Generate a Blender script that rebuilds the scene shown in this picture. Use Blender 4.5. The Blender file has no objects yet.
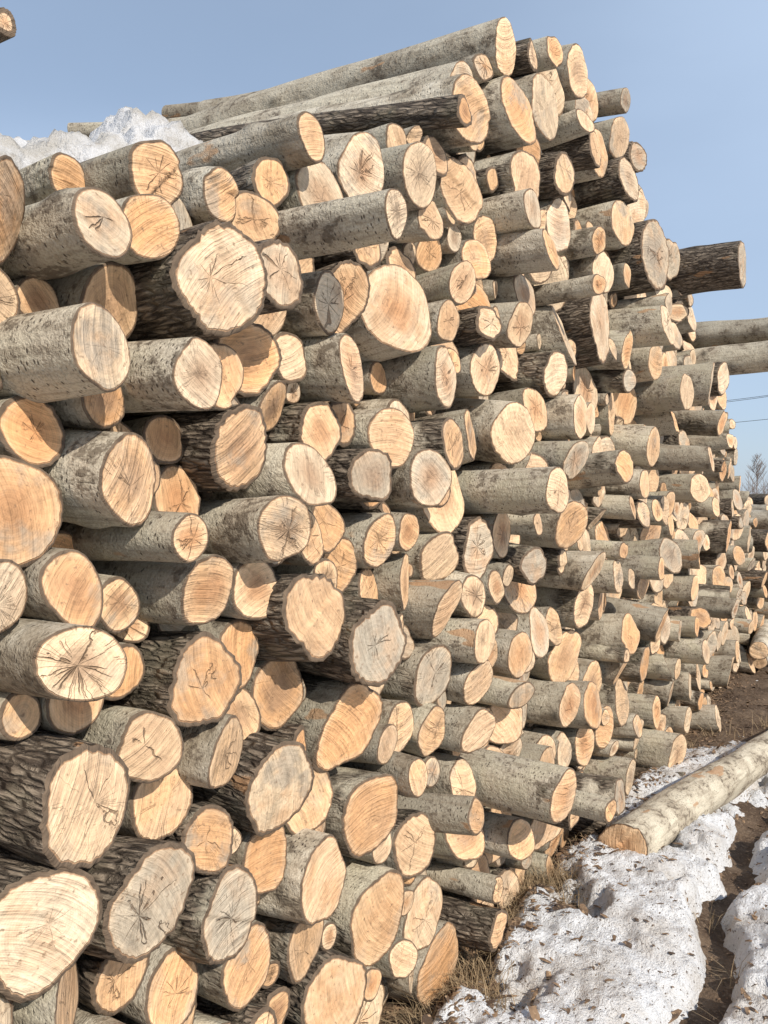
import bpy, math, numpy as np
from mathutils import Vector
scene=bpy.context.scene
TH=math.radians(30.3); CT,ST=math.cos(TH),math.sin(TH)
D,H,F=1.6,2.04,850.0
# ------------------------------------------------------------------ helpers
_T=np.random.RandomState(5).rand(256,256)
def vn(x,y):
    xi=np.floor(x).astype(int); yi=np.floor(y).astype(int); fx=x-xi; fy=y-yi
    fx=fx*fx*(3-2*fx); fy=fy*fy*(3-2*fy)
    a=_T[xi&255,yi&255]; b=_T[(xi+1)&255,yi&255]; c=_T[xi&255,(yi+1)&255]; d=_T[(xi+1)&255,(yi+1)&255]
    return (a*(1-fx)+b*fx)*(1-fy)+(c*(1-fx)+d*fx)*fy
def fbm(x,y,o=4):
    s=0;a=.5;t=0
    for i in range(o):
        s=s+a*vn(x+17.3*i,y+9.1*i); t+=a; a*=.5; x=x*2.03; y=y*2.03
    return s/t
def sst(a,b,x):
    t=np.clip((x-a)/(b-a),0,1); return t*t*(3-2*t)
def make_mesh(name,V,quads,tris,mq,mt,attrs,mats,smooth=True,loc=(0,0,0)):
    me=bpy.data.meshes.new(name)
    nq,nt=len(quads),len(tris)
    me.vertices.add(len(V)); me.vertices.foreach_set('co',np.asarray(V,dtype=np.float32).ravel())
    me.loops.add(nq*4+nt*3)
    li=np.concatenate([np.asarray(quads,dtype=np.int32).ravel(),np.asarray(tris,dtype=np.int32).ravel()]).astype(np.int32)
    me.loops.foreach_set('vertex_index',li)
    me.polygons.add(nq+nt)
    ls=np.concatenate([np.arange(nq)*4,nq*4+np.arange(nt)*3]).astype(np.int32)
    me.polygons.foreach_set('loop_start',ls)
    for m in mats: me.materials.append(m)
    me.polygons.foreach_set('material_index',np.concatenate([mq,mt]).astype(np.int32))
    me.polygons.foreach_set('use_smooth',np.full(nq+nt,smooth))
    me.update(calc_edges=True)
    for k,arr in attrs.items():
        at=me.attributes.new(k,'FLOAT_VECTOR','POINT'); at.data.foreach_set('vector',np.asarray(arr,dtype=np.float32).ravel())
    me.validate()
    ob=bpy.data.objects.new(name,me); ob.location=loc; scene.collection.objects.link(ob)
    return ob
# ------------------------------------------------------------------ node DSL
class G:
    def __init__(s,name):
        s.m=bpy.data.materials.new(name); s.m.use_nodes=True; s.nt=s.m.node_tree; s.nt.nodes.clear()
    def nd(s,t,**p):
        n=s.nt.nodes.new(t)
        for k,v in p.items(): setattr(n,k,v)
        return n
    def put(s,sock,v):
        if isinstance(v,bpy.types.NodeSocket): s.nt.links.new(v,sock)
        elif isinstance(v,(tuple,list)):
            sock.default_value=tuple(v)+((1,) if len(v)==3 and sock.type=='RGBA' else ())
        else: sock.default_value=v
    def M(s,op,a,b=0.0,c=0.0,clamp=False):
        n=s.nd('ShaderNodeMath',operation=op,use_clamp=clamp)
        s.put(n.inputs[0],a); s.put(n.inputs[1],b); s.put(n.inputs[2],c); return n.outputs[0]
    def V(s,op,a,b=(0,0,0)):
        n=s.nd('ShaderNodeVectorMath',operation=op); s.put(n.inputs[0],a)
        if op=='SCALE': s.put(n.inputs['Scale'],b)
        else: s.put(n.inputs[1],b)
        return n.outputs['Value'] if op in('LENGTH','DOT_PRODUCT') else n.outputs['Vector']
    def mix(s,f,a,b,bt='MIX'):
        n=s.nd('ShaderNodeMix',data_type='RGBA',blend_type=bt); s.put(n.inputs[0],f); s.put(n.inputs[6],a); s.put(n.inputs[7],b); return n.outputs[2]
    def ss(s,v,a,b,c=0.0,d=1.0):
        n=s.nd('ShaderNodeMapRange',interpolation_type='SMOOTHSTEP')
        for i,x in enumerate((v,a,b,c,d)): s.put(n.inputs[i],x)
        return n.outputs[0]
    def noise(s,v,sc,det=3.0,ro=.55):
        n=s.nd('ShaderNodeTexNoise'); s.put(n.inputs['Vector'],v); s.put(n.inputs['Scale'],sc); s.put(n.inputs['Detail'],det); s.put(n.inputs['Roughness'],ro); return n.outputs[0]
    def vor(s,v,sc,feat='F1'):
        n=s.nd('ShaderNodeTexVoronoi',feature=feat); s.put(n.inputs['Vector'],v); s.put(n.inputs['Scale'],sc); return n.outputs['Distance']
    def attr(s,nm):
        return s.nd('ShaderNodeAttribute',attribute_name=nm).outputs['Vector']
    def sep(s,v):
        n=s.nd('ShaderNodeSeparateXYZ'); s.put(n.inputs[0],v); return n.outputs
    def comb(s,x,y,z):
        n=s.nd('ShaderNodeCombineXYZ'); s.put(n.inputs[0],x); s.put(n.inputs[1],y); s.put(n.inputs[2],z); return n.outputs[0]
    def fin(s,col,h=None,rough=.85,bs=.5,bd=.01):
        b=s.nd('ShaderNodeBsdfPrincipled'); s.put(b.inputs['Base Color'],col); s.put(b.inputs['Roughness'],rough)
        b.inputs['Specular IOR Level'].default_value=.25
        if h is not None:
            bn=s.nd('ShaderNodeBump'); bn.inputs['Strength'].default_value=bs; bn.inputs['Distance'].default_value=bd
            s.put(bn.inputs['Height'],h); s.nt.links.new(bn.outputs[0],b.inputs['Normal'])
        o=s.nd('ShaderNodeOutputMaterial'); s.nt.links.new(b.outputs[0],o.inputs[0]); return s.m
# ------------------------------------------------------------------ materials
def bark_mat():
    g=G('bark'); P=g.attr('P'); A=g.sep(g.attr('A')); B=g.sep(g.attr('B'))
    seed=B[2]; bark=B[1]; knot=A[1]
    Ps=g.V('ADD',P,g.comb(seed,g.M('MULTIPLY',seed,1.7),g.M('MULTIPLY',seed,.6)))
    big=g.noise(Ps,5.5,3); med=g.noise(g.V('MULTIPLY',Ps,(1,.8,1)),34.0,4,.7)
    fine=g.noise(Ps,150.0,2,.6)
    tint=g.M('FRACT',g.M('MULTIPLY',seed,7.31)); t2=g.M('FRACT',g.M('MULTIPLY',seed,3.93))
    c1=g.mix(tint,(.45,.41,.305),(.56,.505,.41)); c2=g.mix(tint,(.49,.44,.355),(.32,.27,.20))
    sm=g.mix(g.ss(big,.38,.62),c1,c2)
    sm=g.V('SCALE',sm,g.M('ADD',.66,g.M('MULTIPLY',t2,.56)))
    streak=g.noise(g.V('MULTIPLY',Ps,(1,.12,1)),38.0,3,.6)
    sm=g.mix(g.ss(streak,.48,.66,0,.45),sm,(.19,.15,.105))
    sm=g.mix(g.M('MULTIPLY',g.ss(fine,.38,.7),.4),sm,(.15,.12,.088))
    patch=g.ss(g.M('ADD',med,g.M('MULTIPLY',g.M('SUBTRACT',big,.5),.8)),.55,.68)
    sm=g.mix(g.M('MULTIPLY',patch,.75),sm,(.10,.076,.054))
    lent=g.ss(g.vor(g.V('MULTIPLY',Ps,(1,2.2,1)),40.0),.15,.27,1,0)
    lm=g.ss(g.noise(Ps,9.0,2),.44,.55)
    sm=g.mix(g.M('MULTIPLY',g.M('MULTIPLY',lent,lm),.85),sm,(.05,.038,.03))
    rid=g.noise(g.V('MULTIPLY',Ps,(1,.16,1)),60.0,4,.62); rid2=g.vor(g.V('MULTIPLY',g.V('ADD',Ps,g.V('SCALE',g.comb(big,rid,med),.02)),(1,.24,1)),60.0,'DISTANCE_TO_EDGE')
    fur=g.mix(g.ss(rid,.36,.66),(.055,.041,.031),(.29,.235,.18))
    fur=g.mix(g.ss(rid2,0.0,.16,.7,0),fur,(.03,.022,.016))
    fur=g.mix(g.M('MULTIPLY',g.ss(big,.5,.7),.4),fur,(.20,.18,.125))
    bf=g.ss(g.M('ADD',bark,g.M('MULTIPLY',g.M('SUBTRACT',big,.5),1.1)),.40,.64)
    col=g.mix(bf,sm,fur)
    col=g.mix(g.M('MULTIPLY',knot,.85),col,(.035,.028,.02))
    tear=g.ss(g.noise(g.V('MULTIPLY',Ps,(1,.35,1)),7.0,3),.66,.69)
    col=g.mix(g.M('MULTIPLY',tear,.75),col,(.38,.22,.115))
    hs=g.M('ADD',g.M('MULTIPLY',fine,.2),g.M('MULTIPLY',med,1.0))
    hs=g.M('SUBTRACT',hs,g.M('MULTIPLY',lent,.15))
    hf=g.M('ADD',g.M('MULTIPLY',rid,1.3),g.ss(rid2,0,.22,0,.9))
    n=g.nd('ShaderNodeMix',data_type='FLOAT'); g.put(n.inputs[0],bf); g.put(n.inputs[2],hs); g.put(n.inputs[3],hf)
    return g.fin(col,n.outputs[0],.88,.85,.013)
def wood_mat():
    g=G('cut_wood'); P=g.attr('P'); A=g.sep(g.attr('A')); B=g.sep(g.attr('B'))
    rad,R=A[0],A[2]; wood,bark,seed=B
    p=g.sep(P); q=g.comb(p[0],0.0,p[2]); r=g.V('LENGTH',q); dr=g.V('NORMALIZE',q)
    so=g.comb(seed,g.M('MULTIPLY',seed,1.7),g.M('MULTIPLY',seed,.6)); Ps=g.V('ADD',P,so)
    warp=g.noise(Ps,10.0,3); w1=g.noise(Ps,34.0,3)
    fr=lambda k:g.M('FRACT',g.M('MULTIPLY',seed,k))
    r1,r2,r3,r4,r5=fr(5.17),fr(11.9),fr(3.77),fr(17.3),fr(23.1)
    fresh=g.mix(r1,(.62,.345,.165),(.68,.45,.26)); pale=g.mix(r1,(.61,.495,.36),(.67,.51,.34))
    grey=(.36,.315,.25)
    col=g.mix(g.ss(wood,.25,.9),pale,fresh)
    col=g.mix(g.ss(wood,.25,.05,0,.85),col,grey)
    col=g.mix(g.M('MULTIPLY',g.ss(warp,.42,.64),.5),col,g.mix(r2,(.51,.26,.115),(.48,.36,.25)))
    hm=g.ss(g.M('ADD',rad,g.M('MULTIPLY',g.M('SUBTRACT',warp,.5),1.1)),.15,.75,1,0)
    hm=g.M('MULTIPLY',hm,g.ss(r3,.35,.9,.0,.75))
    col=g.mix(hm,col,g.mix(r2,(.45,.21,.09),(.28,.185,.12)))
    col=g.mix(g.M('MULTIPLY',g.ss(rad,.70,.93),.35),col,(.72,.55,.37))
    wz=g.ss(g.M('ADD',g.noise(g.V('ADD',Ps,(5,2,9)),6.0,4,.65),g.M('MULTIPLY',wood,-.10)),.44,.58)
    col=g.mix(g.M('MULTIPLY',wz,g.ss(r4,.25,1.0,.0,.8)),col,(.35,.295,.23))
    rr=g.M('ADD',r,g.M('MULTIPLY',warp,.016))
    ring=g.M('SINE',g.M('MULTIPLY',rr,1150.0)); ring2=g.M('SINE',g.M('MULTIPLY',rr,g.M('ADD',280.0,g.M('MULTIPLY',r4,200.0))))
    rg=g.M('ADD',g.M('MULTIPLY',ring,.045),g.M('MULTIPLY',ring2,.05))
    st=g.noise(g.V('ADD',g.V('SCALE',dr,9.0),so),1.6,3,.6)
    rot=g.nd('ShaderNodeVectorRotate',rotation_type='Y_AXIS'); g.put(rot.inputs['Vector'],P); g.put(rot.inputs['Angle'],g.M('MULTIPLY',seed,9.0))
    rs_=g.sep(rot.outputs[0]); zc=g.M('ADD',rs_[2],g.M('MULTIPLY',g.M('MULTIPLY',rs_[0],rs_[0]),1.6))
    saw=g.noise(g.V('ADD',g.comb(g.M('MULTIPLY',rs_[0],10.0),0.0,g.M('MULTIPLY',zc,230.0)),so),1.0,2)
    saw2=g.noise(g.V('ADD',g.comb(g.M('MULTIPLY',rs_[0],4.0),0.0,g.M('MULTIPLY',zc,55.0)),so),1.0,1)
    k=g.M('ADD',g.M('ADD',1.0,rg),g.M('ADD',g.M('MULTIPLY',g.M('SUBTRACT',st,.5),.25),g.M('MULTIPLY',g.M('SUBTRACT',saw,.5),.7)))
    k=g.M('ADD',k,g.M('ADD',g.M('MULTIPLY',g.M('SUBTRACT',w1,.5),.5),g.M('MULTIPLY',g.M('SUBTRACT',saw2,.5),.6)))
    k=g.M('MULTIPLY',k,g.M('ADD',.86,g.M('MULTIPLY',r5,.28)))
    col=g.V('SCALE',col,k)
    wob=g.V('SCALE',g.comb(w1,0.0,warp),.42)
    fq=g.M('ADD',.4,g.M('MULTIPLY',r5,.7))
    n1=g.noise(g.V('ADD',g.V('ADD',g.V('SCALE',dr,fq),wob),so),1.5,1.0,.5)
    wd=g.M('DIVIDE',.00085,g.M('MAXIMUM',r,.025))
    c1=g.ss(g.M('ABSOLUTE',g.M('SUBTRACT',n1,.5)),0.0,wd,1,0)
    ext=g.noise(g.V('ADD',g.V('SCALE',dr,1.3),g.V('SCALE',so,2.1)),1.6,1)
    m1=g.ss(g.M('SUBTRACT',rad,g.M('MULTIPLY',ext,g.M('ADD',.6,g.M('MULTIPLY',r1,.9)))),-.05,.1,1,0)
    c1=g.M('MULTIPLY',g.M('MULTIPLY',c1,m1),g.ss(g.M('FRACT',g.M('MULTIPLY',seed,31.7)),.35,.7,.08,1))
    n2=g.noise(g.V('ADD',g.V('ADD',g.V('SCALE',dr,3.6),g.V('SCALE',wob,2.4)),g.V('SCALE',so,1.3)),1.4,1,.5)
    c2=g.ss(g.M('ABSOLUTE',g.M('SUBTRACT',n2,.5)),0.0,g.M('MULTIPLY',wd,1.7),1,0)
    m2=g.ss(g.noise(g.V('ADD',Ps,(3,1,2)),14.0,1),.5,.58)
    c2=g.M('MULTIPLY',g.M('MULTIPLY',c2,m2),g.ss(r2,.5,.95,.0,.5))
    cr=g.M('MAXIMUM',c1,c2)
    cr=g.M('MULTIPLY',cr,g.ss(wood,.3,1.0,1.0,.55))
    col=g.mix(g.M('MULTIPLY',cr,.75),col,(.15,.085,.045))
    col=g.mix(g.ss(g.noise(Ps,70.0,2),.62,.74,0,.6),col,(.18,.115,.07))
    edge=g.M('SUBTRACT',1.0,g.M('DIVIDE',g.M('ADD',.0045,g.M('MULTIPLY',bark,.011)),R))
    edge=g.M('ADD',edge,g.M('MULTIPLY',g.M('SUBTRACT',w1,.5),.10))
    e1=g.ss(g.M('SUBTRACT',rad,edge),-.018,.0); e2=g.ss(g.M('SUBTRACT',rad,edge),.0,.025)
    col=g.mix(g.M('MULTIPLY',e1,.7),col,(.30,.15,.07)); col=g.mix(e2,col,g.mix(w1,(.05,.035,.025),(.22,.16,.11)))
    h=g.M('ADD',g.M('MULTIPLY',saw,.6),g.M('MULTIPLY',saw2,1.1)); h=g.M('SUBTRACT',h,g.M('MULTIPLY',cr,1.2))
    h=g.M('ADD',h,g.M('MULTIPLY',w1,.9)); h=g.M('SUBTRACT',h,g.M('MULTIPLY',e1,.4))
    return g.fin(col,h,.8,.85,.009)
def simple(name,fn,**k):
    g=G(name); tc=g.nd('ShaderNodeTexCoord').outputs['Object']; c,h=fn(g,tc); return g.fin(c,h,**k)
BARK=bark_mat(); WOOD=wood_mat()
def f_ground(g,p):
    a=g.noise(p,3.0,5,.65); b=g.noise(p,45.0,4,.7); c=g.vor(g.V('MULTIPLY',p,(1,1.7,1)),38.0)
    col=g.mix(g.ss(a,.35,.65),(.075,.048,.031),(.16,.112,.075)); col=g.mix(g.ss(b,.5,.72),col,(.24,.175,.12))
    col=g.mix(g.ss(c,.08,.2,.7,0),col,(.05,.034,.023))
    far=g.ss(g.V('LENGTH',p),22.0,45.0); sn=g.ss(g.noise(p,.09,4,.6),.42,.5)
    col=g.mix(g.M('MULTIPLY',far,sn),col,(.72,.73,.76))
    return col,g.M('ADD',g.M('MULTIPLY',b,.8),a)
GROUND=simple('soil',f_ground,rough=.9,bs=.9,bd=.03)
def f_snow(g,p):
    a=g.noise(p,2.6,5,.6); b=g.noise(p,26.0,5,.7); c=g.noise(p,130.0,3,.7)
    col=g.mix(g.ss(a,.42,.66),(.78,.79,.81),(.62,.59,.56)); col=g.mix(g.ss(b,.56,.72,0,.7),col,(.38,.33,.28))
    col=g.mix(g.ss(g.noise(p,75.0,2),.63,.70),col,(.14,.10,.07))
    return col,g.M('ADD',g.M('MULTIPLY',b,1.2),g.M('MULTIPLY',c,.35))
SNOW=simple('old_snow',f_snow,rough=.6,bs=.9,bd=.035)
def f_snow2(g,p):
    b=g.noise(p,22.0,5,.7); a=g.noise(p,5.0,4,.6)
    col=g.mix(g.ss(a,.4,.65),(.58,.58,.59),(.42,.40,.37)); col=g.mix(g.ss(b,.55,.7,0,.6),col,(.28,.245,.21)); return col,b
SNOW2=simple('dirty_snow',f_snow2,rough=.6,bs=.9,bd=.04)
def f_chip(g,p):
    a=g.noise(p,9.0,3); b=g.noise(p,60.0,3)
    col=g.mix(g.ss(a,.42,.58),(.08,.055,.04),(.22,.145,.09)); return g.mix(g.ss(b,.56,.66),col,(.42,.29,.18)),b
CHIP=simple('bark_chips',f_chip,bs=.4)
def f_grass(g,p):
    a=g.noise(p,6.0,2); return g.mix(a,(.22,.15,.085),(.38,.29,.18)),None
GRASS=simple('dry_grass_blades',f_grass)
def f_tree(g,p):
    a=g.noise(p,.3,3); return g.mix(a,(.13,.10,.085),(.25,.20,.17)),None
TREE=simple('bare_twigs',f_tree)
def f_wire(g,p):
    return g.mix(g.noise(p,4.0),(.03,.03,.03),(.06,.06,.06)),None
WIRE=simple('wire_cable',f_wire)
# ------------------------------------------------------------------ log builder
def build_log(L,R,seed,wood,bark,segs=40,dy=.05,dense=.8,caps=(.95,.8,.6,.35,.12),step=0.,bend=None,spread=4,tbias=0.):
    rs=np.random.RandomState(seed); S=segs
    ys=np.concatenate([np.array([0,.012]),np.arange(dy,dense,dy),np.arange(dense,L-.05,dy*spread),[L]])
    a=np.arange(S)*2*math.pi/S
    A,Y=np.meshgrid(a,ys)
    u=rs.uniform; ph=lambda:u(0,6.28)
    s=1+0*A
    for k in (2,3,4,5): s=s+u(-1,1)*(.13+.06*bark)/k*np.cos(k*A+ph()+u(-.6,.6)*Y)
    r=R*s*(1-u(-.03,.09)*Y)
    r=r+R*.03*np.sin(2*A+u(2,6)*Y+ph())+R*.02*np.sin(A*3-u(4,9)*Y+ph())+R*.02*np.sin(u(5,10)*Y+ph())
    amp=.0010+.0062*bark**2
    p1,p2,p3=ph(),ph(),ph()
    k1,k2=(rs.randint(11,15),rs.randint(20,26)) if S>60 else (rs.randint(8,11),rs.randint(12,15))
    gd=(.55+.45*np.sin(2*A+p3+1.3*np.sin(A+p1)))*np.sin(k1*A+2.2*np.sin(4*Y+p1)+2.6*np.sin(2*A+p2)+p2)+.9*(.5+.5*np.sin(3*A+p2))*np.sin(k2*A-2.5*np.sin(6*Y+p3)+2.4*np.sin(3*A)+p1)+.4*np.sin(5*A+11*Y+p3)
    r=r+amp*gd*.6*min(1,R/.1)
    kn=0*A
    for i in range(rs.poisson(1.8*L)):
        yk,ak=u(0,L),ph(); w=u(.014,.036); da=(A-ak+math.pi)%(2*math.pi)-math.pi
        e=np.exp(-((Y-yk)/w)**2-(da*R/w)**2); kn=np.maximum(kn,e); r=r+.014*np.exp(-((Y-yk)/(w*2))**2-(da*R/(w*1.6))**2)
    bx,bz=(u(-.035,.035),u(-.025,.025)) if bend is None else bend
    wa,wb=(u(0,.018),u(0,.018)) if bend is None else (.004,.004)
    f1,f2,q3,q4=u(1.5,4),u(1.5,4),ph(),ph()
    X=np.cos(A)*r+bx*Y*Y+wa*(np.sin(f1*Y+q3)-math.sin(q3)); Z=np.sin(A)*r+bz*Y*Y+wb*(np.sin(f2*Y+q4)-math.sin(q4))
    tx,tz=rs.normal(0,.36 if (rs.rand()<.14 and R<.13) else .12,2); tx+=tbias; sa=ph(); sc=u(-.4,.4)*R; q1,q2=ph(),ph()
    def off(x,z):
        o=tx*x+tz*z+.0035*np.sin(x*38+q1)*np.cos(z*31+q2)
        if step: o=o+step*sst(-.004,.004,x*math.cos(sa)+z*math.sin(sa)-sc)
        return o
    fray=(.004+.010*bark)*(np.random.RandomState(seed+9).rand(S)-.3)
    Yw=Y+off(X,Z)*np.exp(-Y/.16); Yw[0]+=fray*.6
    V=[np.stack([X,Yw,Z],-1).reshape(-1,3)]
    Pa=[np.stack([X,Y,Z],-1).reshape(-1,3)]
    n=len(ys); At=[np.stack([1+0*A,kn,R+0*A],-1).reshape(-1,3)]
    i,j=np.meshgrid(np.arange(n-1),np.arange(S),indexing='ij'); j2=(j+1)%S
    Q=[np.stack([i*S+j,(i+1)*S+j,(i+1)*S+j2,i*S+j2],-1).reshape(-1,4)]; MQ=[np.zeros((n-1)*S)]
    T=[];MT=[]
    pit=rs.normal(0,.12,2)*R
    def cap(row,sign,rh):
        base=sum(len(v) for v in V); x0,z0=X[row],Z[row]; cx,cz=x0.mean(),z0.mean(); rings=(1.0,)+rh
        for c in rings:
            x=cx+(x0-cx)*c; z=cz+(z0-cz)*c
            y=Yw[row]*0+(off(x,z) if sign<0 else L)-( .003 if (c<1 and sign<0) else 0)
            if c==1.0: y=Yw[row]
            elif sign<0 and c>.9: y=y+fray*.25
            V.append(np.stack([x,y,z],-1)); Pa.append(np.stack([x-pit[0],0*x+.3*(sign>0),z-pit[1]],-1)); At.append(np.stack([c+0*x,0*x,R+0*x],-1))
        V.append(np.array([[cx,(float(off(cx,cz))-.003) if sign<0 else L,cz]])); Pa.append(np.array([[cx-pit[0]+1e-4,0,cz-pit[1]]])); At.append(np.array([[0,0,R]]))
        jj=np.arange(S); jn=(jj+1)%S
        for c in range(len(rings)-1):
            b0=base+c*S; b1=b0+S
            qq=np.stack([b0+jj,b0+jn,b1+jn,b1+jj],-1); Q.append(qq if sign<0 else qq[:,::-1]); MQ.append(np.ones(S))
        b0=base+(len(rings)-1)*S; ce=base+len(rings)*S
        tt=np.stack([b0+jj,b0+jn,np.full(S,ce)],-1); T.append(tt if sign<0 else tt[:,::-1]); MT.append(np.ones(S))
    cap(0,-1,tuple(caps)); cap(n-1,1,(.9,))
    V=np.concatenate(V);Pa=np.concatenate(Pa);At=np.concatenate(At)
    sd=(seed*.6180339)%1*9+.37
    Bt=np.tile(np.array([[wood,bark,sd]]),(len(V),1))
    return V,np.concatenate(Q),np.concatenate(T),np.concatenate(MQ),np.concatenate(MT),Pa,At,Bt
def orient(V,d,roll=0.):
    d=np.array(d,float); d/=np.linalg.norm(d); up=np.array([0,0,1.]); ex=np.cross(d,up); ex/=np.linalg.norm(ex); ez=np.cross(ex,d)
    c,s=math.cos(roll),math.sin(roll); x=V[:,0]*c-V[:,2]*s; z=V[:,0]*s+V[:,2]*c
    return x[:,None]*ex+V[:,1:2]*d+z[:,None]*ez
def log_object(name,O,d,data,roll=0.):
    V,Q,T,MQ,MT,Pa,At,Bt=data
    return make_mesh(name,orient(V,d,roll),Q,T,MQ,MT,{'P':Pa,'A':At,'B':Bt},[BARK,WOOD],loc=tuple(O))
class Merge:
    def __init__(s): s.l=[];s.n=0
    def add(s,O,d,data,roll=0.):
        V,Q,T,MQ,MT,Pa,At,Bt=data; s.l.append((orient(V,d,roll)+np.array(O),Q+s.n,T+s.n,MQ,MT,Pa,At,Bt)); s.n+=len(V)
    def done(s,name):
        c=[np.concatenate([x[i] for x in s.l]) for i in range(8)]
        return make_mesh(name,c[0],c[1],c[2],c[3],c[4],{'P':c[5],'A':c[6],'B':c[7]},[BARK,WOOD])
# ------------------------------------------------------------------ surveyed log ends: (bearing, elevation, radius, protrusion, wood freshness, bark roughness)
S_=[(15,240,48,.08,.8,.3),(98,225,38,.18,.3,.2),(155,175,36,.1,.8,.3),(75,180,24,-.05,.9,.2),(312,138,23,.1,.75,.2),(472,112,34,.12,.85,.3),
(393,212,26,.4,.35,.05),(420,176,31,.12,.45,.05),(208,285,60,.2,.35,.95),(280,275,36,.2,.15,.8),(258,222,28,0,.9,.4),(85,332,47,.22,.4,.1),
(132,300,38,.02,.9,.3),(200,375,38,.22,.4,.05),(0,305,35,.0,.6,.3),(30,425,38,.03,.9,.5),(345,297,34,.02,.85,.75),(352,368,34,.12,.6,.2),
(445,378,30,.15,.4,.3),(250,360,38,.02,.9,.6),(235,455,46,.1,.7,.95),(310,475,36,.14,.3,.2),(130,480,48,.14,.75,.3),(185,490,36,.02,.9,.3),
(165,440,27,0,.8,.3),(15,505,55,.05,.9,.3),(320,432,30,.05,.7,.6),(372,475,30,.12,.1,.7),(430,478,30,.15,.08,.2),(270,405,30,0,.9,.4),
(285,530,36,.2,.6,.1),(190,538,26,.2,.7,.1),(210,590,38,.14,.75,.3),(262,592,32,.08,.6,.3),(68,588,37,.12,.8,.2),(118,605,30,.04,.95,.3),
(5,590,38,.08,.4,.2),(80,665,40,.2,.5,.05),(120,672,30,.02,.95,.4),(205,682,47,.12,.85,.8),(242,655,36,.02,.9,.4),(310,618,50,.15,.65,.95),
(378,645,43,.22,.03,.95),(328,530,26,.02,.9,.3),(380,548,29,.06,.9,.3),(338,562,28,0,.9,.4),(480,548,30,.1,.12,.75),(368,585,27,.0,.9,.5),
(440,600,30,.12,.6,.2),(20,715,26,.02,.95,.3),(150,748,37,.1,.6,.3),(85,812,62,.15,.55,.85),(222,760,37,.1,.8,.2),(165,805,38,.02,.95,.4),
(280,790,48,.12,.3,.8),(345,742,47,.08,.9,.5),(312,795,37,.02,.9,.4),(45,925,64,.14,.35,.7),(155,905,58,.12,.1,.85),(207,840,34,.07,.8,.6),
(228,925,48,.1,.1,.6),(265,857,36,.05,.8,.3),(325,875,43,.11,.6,.3),(372,815,42,.08,.8,.5),(247,968,42,.02,.85,.4),(65,1008,48,.07,.7,.4),
(177,982,38,.02,.95,.4),(120,967,38,0,.8,.7),(305,940,36,.02,.9,.5),(335,1003,46,.05,.6,.7),(378,920,45,.06,.8,.5),(425,917,36,.06,.5,.3),
(415,847,31,.08,.6,.6),(463,785,25,.1,.6,.2),(432,732,27,.06,.9,.2),(400,728,28,.02,.85,.3),(478,683,24,.14,.6,.05),
(505,50,28,.0,.6,.1),(518,112,33,.05,.8,.4),(462,192,34,.05,.7,.3),(462,283,21,.15,.6,.05),(448,322,22,.12,.7,.1),(525,180,30,.1,.6,.6),
(545,775,27,.12,.7,.2),(547,825,26,.14,.5,.4),(520,655,24,.12,.7,.1),(580,417,24,.2,.5,.05),(600,325,38,.15,.35,.95),(655,255,34,.3,.15,.95),
(678,755,21,.3,.5,.1),(628,180,22,.2,.3,.7),(485,240,26,.02,.8,.3),(415,215,20,-.05,.9,.3),(5,25,14,.12,.3,.6),(535,410,26,.05,.7,.3),(485,370,28,.08,.5,.1),
(520,325,24,.1,.6,.2),(412,590,30,.03,.8,.2),(240,710,30,0,.95,.4),(275,690,38,0,.95,.4),(520,590,26,.08,.7,.2),(570,705,22,.14,.6,.1),(585,745,22,.12,.7,.1),
(500,770,24,.08,.6,.2),(465,835,26,.05,.7,.3),(480,880,27,.04,.7,.5),(500,485,24,.06,.7,.3),(470,435,26,.06,.8,.4),(560,500,24,.08,.7,.2),(500,535,24,.12,.6,.1)]
hero=[]
for (u,v,rp,p,w,b) in S_:
    t=(u-384)/F; dd=D-p; X=dd*(CT+t*ST)/(ST-t*CT); dep=X*CT+dd*ST; Z=H+(505-v)*dep/F; hero.append([X,Z,rp*dep/F*.98,p,w,b])
hero=np.array(hero)
for it in range(60):
    for i in range(len(hero)):
        for j in range(i+1,len(hero)):
            dx,dz=hero[j,0]-hero[i,0],hero[j,1]-hero[i,1]; ds=math.hypot(dx,dz)+1e-6; ov=(hero[i,2]+hero[j,2])*.96-ds
            if ov>0:
                m=ov*.25; hero[i,0]-=dx/ds*m; hero[i,1]-=dz/ds*m; hero[j,0]+=dx/ds*m; hero[j,1]+=dz/ds*m
                if ov>.03: hero[i,2]*=.992; hero[j,2]*=.992
rg=np.random.RandomState(11)
LONG={4:3.4,5:3.6,6:3.4,7:3.6,77:4.2}
for i,(X,Z,R,p,w,b) in enumerate(hero):
    L=LONG.get(i,rg.uniform(2.6,3.4)); yaw=math.radians(rg.normal(0,4.5)); pit=math.radians(rg.normal(0,3.0))
    if i in LONG: yaw*=.5; pit*=.6
    top=Z>3.0
    dat=build_log(L,R,1000+i,w,b,segs=84 if b>.5 else 64,dy=.022 if not top else .03,dense=.6 if not top else L-.1,caps=(.97,.92,.84,.74,.63,.52,.41,.3,.2,.1),
        step=rg.uniform(.006,.016) if rg.rand()<.15 else 0.,tbias=-.05-.04*min(2,max(0,X-1.5)))
    log_object('log',(X,-p,Z),(math.sin(yaw),math.cos(yaw),math.sin(pit)),dat)
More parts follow.
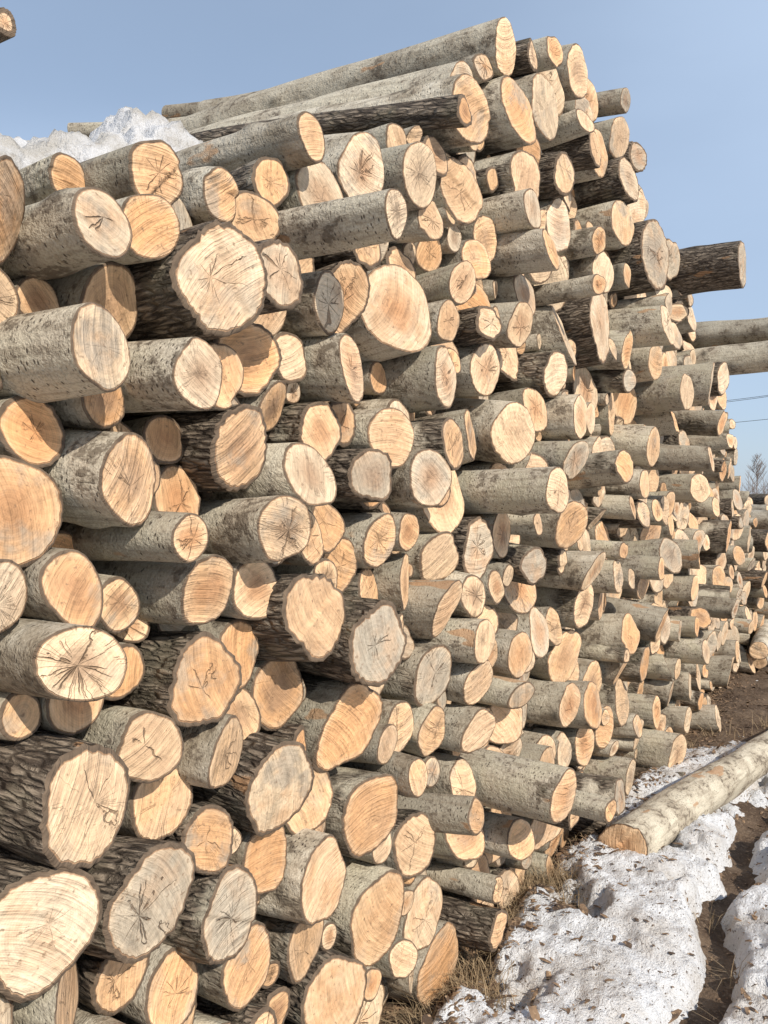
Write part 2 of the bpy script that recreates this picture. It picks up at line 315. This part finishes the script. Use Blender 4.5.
# ------------------------------------------------------------------ pile packing
def pack(x0,x1,xs,zs,fixed,seed,mean=.108,sig=.27,gap=.034,zmin=0.0,rmax=.165):
    rs=np.random.RandomState(seed); st=.02
    gx=np.arange(x0,x1,st); gz=np.arange(.02,max(zs)+.3,st); GX,GZ=np.meshgrid(gx,gz,indexing='ij')
    C=GZ-zmin; top=np.interp(GX,xs,zs); out=[]
    def upd(x,z,r):
        i0=max(0,int((x-x0-r-.5)/st)); i1=int((x-x0+r+.5)/st)+1; k0=max(0,int((z-r-.5)/st)); k1=int((z+r+.5)/st)+1
        if i1<=0: return
        C[i0:i1,k0:k1]=np.minimum(C[i0:i1,k0:k1],np.hypot(GX[i0:i1,k0:k1]-x,GZ[i0:i1,k0:k1]-z)-r)
    for f in fixed: upd(*f[:3])
    J=rs.rand(*GX.shape)*.05+.25*fbm(GX*2,GZ*2,2); fail=0
    while fail<30 and len(out)<2500:
        r=float(np.clip(mean*math.exp(rs.normal(0,sig)),.045,rmax))
        ok=(C>=r*.97)&(GZ+r<=top+.05)
        if not ok.any(): fail+=1; continue
        c=np.where(ok,GZ+J,1e9); k=int(c.argmin()); x,z=GX.flat[k],GZ.flat[k]; out.append((x,z,r,0)); upd(x,z,r); fail=0
    nb=len(out)
    while len(out)<nb+1400:
        c=np.where(GZ+C<top,C,-1); k=int(c.argmax()); m=c.flat[k]
        if m<gap: break
        x,z=GX.flat[k],GZ.flat[k]; r=m*1.03; out.append((x,z,r,1)); upd(x,z,r)
    return out
XS=[-2,.75,.95,1.14,1.5,2.3,3.0,3.75,4.5,5.3,6.0,6.6,7.4,8.2,9.2,10.2,11.0,11.4]
ZS=[3.0,3.0,2.8,2.62,2.8,3.15,3.55,4.15,4.55,4.8,4.65,4.3,4.05,3.85,3.45,3.05,2.7,2.3]
packed=pack(-1.6,11.4,XS,ZS,hero,3,mean=.10,sig=.34)
mg=Merge(); k=5000
for (x,z,r,small) in packed:
    k+=1; far=x>5.5; tp=np.interp(x,XS,ZS); top=z+r>tp-.35
    if small: p=rg.uniform(-.2,.05)
    else:
        p=rg.normal(.02,.13)
        if rg.rand()<.13 and r<.14: p+=rg.uniform(.12,.34)
    if x>5.5 and z<tp-.35 and z>2.2 and rg.rand()<.2 and not small: p+=rg.uniform(.15,.4)
    if x<3.0: p=rg.uniform(-.13,.04) if small else rg.normal(.02,.07)
    p=max(-.28,min(p,.7 if x<9 else .25))
    if x>4.3 and z>tp-.75: p=min(p,.14)
    if r>.14 and x<6: p=min(p,.08)
    w=float(np.clip(rg.normal(.56,.33),0,1)); b=float(rg.choice([.05,.15,.3,.45,.6,.9],p=[.26,.22,.18,.10,.10,.14]))
    if x>6 and z>3.2: w*=.6; b=max(b,.6 if rg.rand()<.6 else b)
    yaw=math.radians(rg.normal(0,4.5)); pit=math.radians(rg.normal(0,3.0)); L=rg.uniform(2.6,3.3)
    if top: segs,dy,dn=(40,.05,1.2)
    elif far: segs,dy,dn=(28,.07,.7)
    else: segs,dy,dn=(44,.04,.55)
    if small: segs=22
    mg.add((x,-p,z),(math.sin(yaw),math.cos(yaw),math.sin(pit)),build_log(L,r,k,w,b,segs,dy,dn,step=rg.uniform(.006,.02) if rg.rand()<.15 else 0.,tbias=-.05-.04*min(2,max(0,x-1.5))))
for (x,z,r,p,b,w) in [(7.45,4.0,.2,.62,.95,.1),(8.75,3.68,.13,.78,.05,.6),(8.6,3.42,.14,.8,.1,.6),(8.3,3.2,.15,.35,.7,.2)]:
    k+=1; mg.add((x,-p,z),(.04,1,.01),build_log(3.4,r,k,w,b,40,.05,1.2))
mg.done('log_pile')
m2=Merge()
low=pack(11.6,27,[11.6,13,27],[2.1,2.0,1.9],[],8,mean=.115,gap=.06)
for (x,z,r,small) in low:
    k+=1; p=rg.normal(.1,.16); yaw=math.radians(rg.normal(6,4)); w=float(np.clip(rg.normal(.6,.3),0,1)); b=float(rg.choice([.05,.2,.4,.9]))
    m2.add((x,-p,z),(math.sin(yaw),math.cos(yaw),rg.normal(0,.02)),build_log(3.0,r,k,w,b,22,.12,.8,caps=(.92,.5)))
for i in range(9):
    k+=1; m2.add((12.2+rg.uniform(0,1.5)+i*.9,rg.uniform(.2,.8),2.05+.08*(i%2)),(.45,1,.0),build_log(3.6,.13,k,.5,.8,26,.1,2.0,caps=(.92,.5)))
m2.done('log_pile')
# ------------------------------------------------------------------ ground
def rutc(x): return -.88-.05*(x-4)+.05*np.sin(x*1.3)
def gh(x,y):
    far=sst(20,60,np.hypot(x,y))
    h=.09*(fbm(x*.9+3,y*.9+7,4)-.5)+.035*(fbm(x*6,y*6,3)-.5)+.03*(fbm(x*17,y*17,3)-.5)
    h=h-.05*np.exp(-((y-rutc(x))/.13)**2)*(.5+fbm(x*3,y*3,2))
    return h*(1-far)+far*1.2*(fbm(x*.02,y*.02,3)-.5)*sst(60,300,np.hypot(x,y))
def axis(a,b,st,lo,hi,gr=1.12):
    c=list(np.arange(a,b,st)); s=st; x=b
    while x<hi: c.append(x); s*=gr; x+=s
    c.append(hi); s=st; x=a-st; l=[]
    while x>lo: l.append(x); s*=gr; x-=s
    l.append(lo); return np.array(l[::-1]+c)
def sheet(name,ax,ay,fn,mat):
    X,Y=np.meshgrid(ax,ay,indexing='ij'); Z=fn(X,Y); n,m=X.shape
    i,j=np.meshgrid(np.arange(n-1),np.arange(m-1),indexing='ij'); Q=np.stack([i*m+j,(i+1)*m+j,(i+1)*m+j+1,i*m+j+1],-1).reshape(-1,4)
    return make_mesh(name,np.stack([X,Y,Z],-1).reshape(-1,3),Q,np.zeros((0,3),int),np.zeros(len(Q)),np.zeros(0),{},[mat])
sheet('ground',axis(1.5,8.5,.03,-900,1500),axis(-2.0,.4,.03,-900,900),gh,GROUND)
def snowz(x,y):
    wob=.30*(fbm(x*2.0+9,y*2.0,5)-.5)
    c=rutc(x); yy=y+wob
    b1=sst(-.04,-.18,yy)*sst(c+.0,c+.12,yy)
    b1=b1*(1-.8*sst(6.4,8.0,x-1.2*(-.35-y)))
    b2=sst(c-.03,c-.16,yy)
    m=np.maximum(b1,b2)
    n=fbm(x*2.2+40,y*3.0+3,5)
    patch=sst(.33,.52,n+.03*sst(7,3,x))
    th=-.06+m*(.062+.115*patch)+.09*(fbm(x*4,y*4,4)-.5)*m+.045*(fbm(x*12,y*12,4)-.5)+.022*(fbm(x*38,y*38,2)-.5)
    return gh(x,y)+np.maximum(th,-.05)
sheet('snow',axis(1.8,8.5,.018,-15,45,1.06),axis(-2.0,.25,.018,-18,.9,1.06),snowz,SNOW)
def topsnow(x,y):
    base=np.interp(x,XS,ZS)
    ed=sst(1.2,1.6,x+.25*(fbm(y*2,x*2,2)-.5))*sst(3.25,2.8,x+.3*(fbm(y*3,x*3,2)-.5))*sst(.7,1.05,y+.4*(fbm(x*3,y*3,3)-.5))*sst(3.1,2.6,y)
    l=fbm(x*3.5+2,y*3.5,3); l2=np.abs(fbm(x*8,y*8,4)-.5)*2
    return base-.2+ed*(.30+.42*(l-.3)+.16*(1-l2)*.9-.06*sst(2.2,1.6,x))+.03*(fbm(x*30,y*30,3)-.5)
sheet('snow_drift',np.arange(.9,3.6,.018),np.arange(.55,3.2,.018),topsnow,SNOW2)
# fallen log on the ground
a=math.radians(-10.6); gz=float(gh(np.array([5.]),np.array([-.4]))[0])
log_object('log',(4.68,-.37,gz+.12),(math.cos(a),math.sin(a),-.004),build_log(5.2,.142,777,.75,.22,64,.03,5.0,caps=(.97,.9,.8,.65,.5,.35,.2,.1),bend=(.003,.0),step=.03))
for (x,y,ang,r,L,b) in [(11.0,-.35,4,.11,3.5,.3),(11.6,-.62,-4,.12,4.0,.7),(11.2,-.1,8,.10,4.0,.1),(11.3,-.32,3,.1,3.6,.5)]:
    k+=1; an=math.radians(ang); zz=.13 if k%4 else .3
    log_object('log',(x,y,zz),(math.cos(an),math.sin(an),0),build_log(L,r,k,.6,b,32,.06,3.0))
# ------------------------------------------------------------------ debris & grass
def scatter_chips(n):
    rs=np.random.RandomState(4); x=1.6+rs.rand(n)**1.2*12; y=-np.abs(rs.normal(0,.2,n))+.12; far=rs.rand(n)<.2; y[far]=rs.uniform(-1.6,0,far.sum())
    zs=np.maximum(gh(x,y),snowz(x,y)); V=[];Q=[]
    for i in range(n):
        l=rs.uniform(.006,.024)*(2.4 if rs.rand()<.1 else 1); w=l*rs.uniform(.12,.5)
        an=rs.uniform(0,6.28); til=rs.normal(0,.5); c,s=math.cos(an),math.sin(an); ct,st=math.cos(til),math.sin(til)
        b=len(V); m=rs.uniform(-.3,.3)*w
        for (dx,dy,dz) in [(-l,-w,0),(-.1*l,-w*1.2+m,.003),(l,-w*.5,0),(l*.9,w*.5,.002),(0,w*1.1+m,.004),(-l*.9,w*.8,.001)]:
            xx=dx*ct; zz=dz+dx*st*.6+.002; V.append((x[i]+xx*c-dy*s,y[i]+xx*s+dy*c,zs[i]+zz+.002))
        Q+= [(b,b+1,b+4,b+5),(b+1,b+2,b+3,b+4)]
    make_mesh('bark_debris',np.array(V),np.array(Q),np.zeros((0,3),int),np.zeros(len(Q)),np.zeros(0),{},[CHIP],smooth=False)
scatter_chips(14000)
def grass(n):
    rs=np.random.RandomState(6); V=[];Q=[]
    cl=[(rs.uniform(2.2,7.5),-abs(rs.normal(0,.12))+.0) for _ in range(110)]+[(rs.uniform(2.4,4.4),rs.uniform(-.25,-.02)) for _ in range(80)]+[(rs.uniform(3,9),rs.uniform(-1.3,-.2)) for _ in range(20)]
    for i in range(n):
        cx,cy=cl[rs.randint(len(cl))]; x=cx+rs.normal(0,.04); y=cy+rs.normal(0,.04); z=float(gh(np.array([x]),np.array([y]))[0])
        h=rs.uniform(.04,.17); an=rs.uniform(0,6.28); ln=rs.uniform(.3,2.0); w=.0019
        dx,dy=math.cos(an),math.sin(an); px,py=-dy*w,dx*w; b=len(V)
        for f,g_ in ((0,1),(.5,.8),(1,.1)):
            ox=dx*ln*h*f*f; oy=dy*ln*h*f*f; oz=h*f*(1-.35*ln*f*.5)
            V+=[(x+ox+px*g_,y+oy+py*g_,z+oz),(x+ox-px*g_,y+oy-py*g_,z+oz)]
        Q+=[(b,b+1,b+3,b+2),(b+2,b+3,b+5,b+4)]
    make_mesh('dry_grass',np.array(V),np.array(Q),np.zeros((0,3),int),np.zeros(len(Q)),np.zeros(0),{},[GRASS])
grass(3800)
# ------------------------------------------------------------------ distance: forest, tree, power line
def tube(V,Q,p0,p1,r0,r1):
    p0=np.array(p0,float);p1=np.array(p1,float); d=p1-p0; d/=np.linalg.norm(d)+1e-9
    a=np.cross(d,[.3,.9,.1]); a/=np.linalg.norm(a); c=np.cross(d,a); b=len(V)
    for p,r in((p0,r0),(p1,r1)):
        for i in range(4):
            an=i*math.pi/2; V.append(p+r*(math.cos(an)*a+math.sin(an)*c))
    for i in range(4): Q.append((b+i,b+(i+1)%4,b+4+(i+1)%4,b+4+i))
def tree(V,Q,x,y,h,rs,lv=2,nb=16,tr=.012):
    top=np.array([x+rs.normal(0,.03*h),y+rs.normal(0,.03*h),h]); base=np.array([x,y,-.3]); tube(V,Q,base,top,h*tr,h*tr*.2)
    for i in range(nb):
        f=rs.uniform(.25,.98); p=base+(top-base)*f; an=rs.uniform(0,6.28); l=h*.33*(1.1-f)+h*.05
        e=p+np.array([math.cos(an)*l*.6,math.sin(an)*l*.6,l*rs.uniform(.5,1)]); tube(V,Q,p,e,h*.004,h*.0012)
        for j in range(4*lv):
            g_=rs.uniform(.2,1); pp=p+(e-p)*g_; a2=rs.uniform(0,6.28); l2=l*.4
            tube(V,Q,pp,pp+np.array([math.cos(a2)*l2*.6,math.sin(a2)*l2*.6,l2*.8]),h*.0016,h*.0006)
V=[];Q=[];rs=np.random.RandomState(3)
for i in range(420):
    x=rs.uniform(190,330); y=rs.uniform(-150,130); tree(V,Q,x,y,rs.uniform(6,10),rs,1,9)
make_mesh('forest',np.array(V),np.array(Q),np.zeros((0,3),int),np.zeros(len(Q)),np.zeros(0),{},[TREE])
V=[];Q=[]; tree(V,Q,0,0,6.5,rs,3,34); make_mesh('bare_tree',np.array(V),np.array(Q),np.zeros((0,3),int),np.zeros(len(Q)),np.zeros(0),{},[TREE],loc=(82,7.9,0))
V=[];Q=[]
pa=(60.,14.);pb=(42.,-9.)
for (x,y) in (pa,pb):
    tube(V,Q,(x,y,-.5),(x,y,9.2),.14,.1); tube(V,Q,(x-.8,y-.6,8.6),(x+.8,y+.6,8.6),.06,.06)
for o,zz in ((-.7,8.7),(.7,8.7),(0,7.4)):
    pr=None
    for i in range(25):
        f=i/24; p=(pa[0]+(pb[0]-pa[0])*f+o*.8,pa[1]+(pb[1]-pa[1])*f+o*.6,zz-2.2*f*(1-f))
        if pr: tube(V,Q,pr,p,.014,.014)
        pr=p
make_mesh('power_line',np.array(V),np.array(Q),np.zeros((0,3),int),np.zeros(len(Q)),np.zeros(0),{},[WIRE])
# ------------------------------------------------------------------ light & sky
ts=Vector((-.42,-1,.74)).normalized()
sd=bpy.data.lights.new('sun','SUN'); sd.energy=5.0; sd.angle=math.radians(.5); sd.color=(1,.92,.80)
so=bpy.data.objects.new('sun',sd); so.rotation_euler=(-ts).to_track_quat('-Z','Y').to_euler(); scene.collection.objects.link(so)
w=bpy.data.worlds.new('World'); scene.world=w; w.use_nodes=True; nt=w.node_tree; nt.nodes.clear()
sky=nt.nodes.new('ShaderNodeTexSky'); sky.sky_type='NISHITA'; sky.sun_disc=False; sky.sun_elevation=math.asin(ts.z); sky.sun_rotation=math.atan2(ts.x,ts.y)%(2*math.pi)
sky.air_density=1.0; sky.dust_density=1.0
tc=nt.nodes.new('ShaderNodeTexCoord'); mp=nt.nodes.new('ShaderNodeMapping'); mp.inputs['Scale'].default_value=(1.0,.7,2.2); mp.inputs['Rotation'].default_value=(.3,.5,.4)
nz=nt.nodes.new('ShaderNodeTexNoise'); nz.inputs['Scale'].default_value=1.3; nz.inputs['Detail'].default_value=5; nz.inputs['Roughness'].default_value=.45
mr=nt.nodes.new('ShaderNodeMapRange'); mr.interpolation_type='SMOOTHSTEP'; mr.inputs[1].default_value=.28; mr.inputs[2].default_value=.72; mr.inputs[3].default_value=.42; mr.inputs[4].default_value=.82
mx=nt.nodes.new('ShaderNodeMix'); mx.data_type='RGBA'; mx.inputs[7].default_value=(4.9,6.2,8.2,1)
bg=nt.nodes.new('ShaderNodeBackground'); bg.inputs[1].default_value=.115; out=nt.nodes.new('ShaderNodeOutputWorld')
L=nt.links.new; L(tc.outputs['Generated'],mp.inputs[0]); L(mp.outputs[0],nz.inputs['Vector']); L(nz.outputs[0],mr.inputs[0]); L(mr.outputs[0],mx.inputs[0]); L(sky.outputs[0],mx.inputs[6]); L(mx.outputs[2],bg.inputs[0]); L(bg.outputs[0],out.inputs[0])
scene.view_settings.view_transform='Standard'; scene.view_settings.look='None'; scene.view_settings.exposure=0
# ------------------------------------------------------------------ camera
cd=bpy.data.cameras.new('camera'); cd.sensor_fit='VERTICAL'; cd.sensor_height=36; cd.lens=F/1024*36; cd.clip_start=.05; cd.clip_end=4000
co=bpy.data.objects.new('camera',cd); co.location=(0,-D,H); co.rotation_euler=(math.radians(89.53),0,-math.radians(90-30.3)); scene.collection.objects.link(co); scene.camera=co
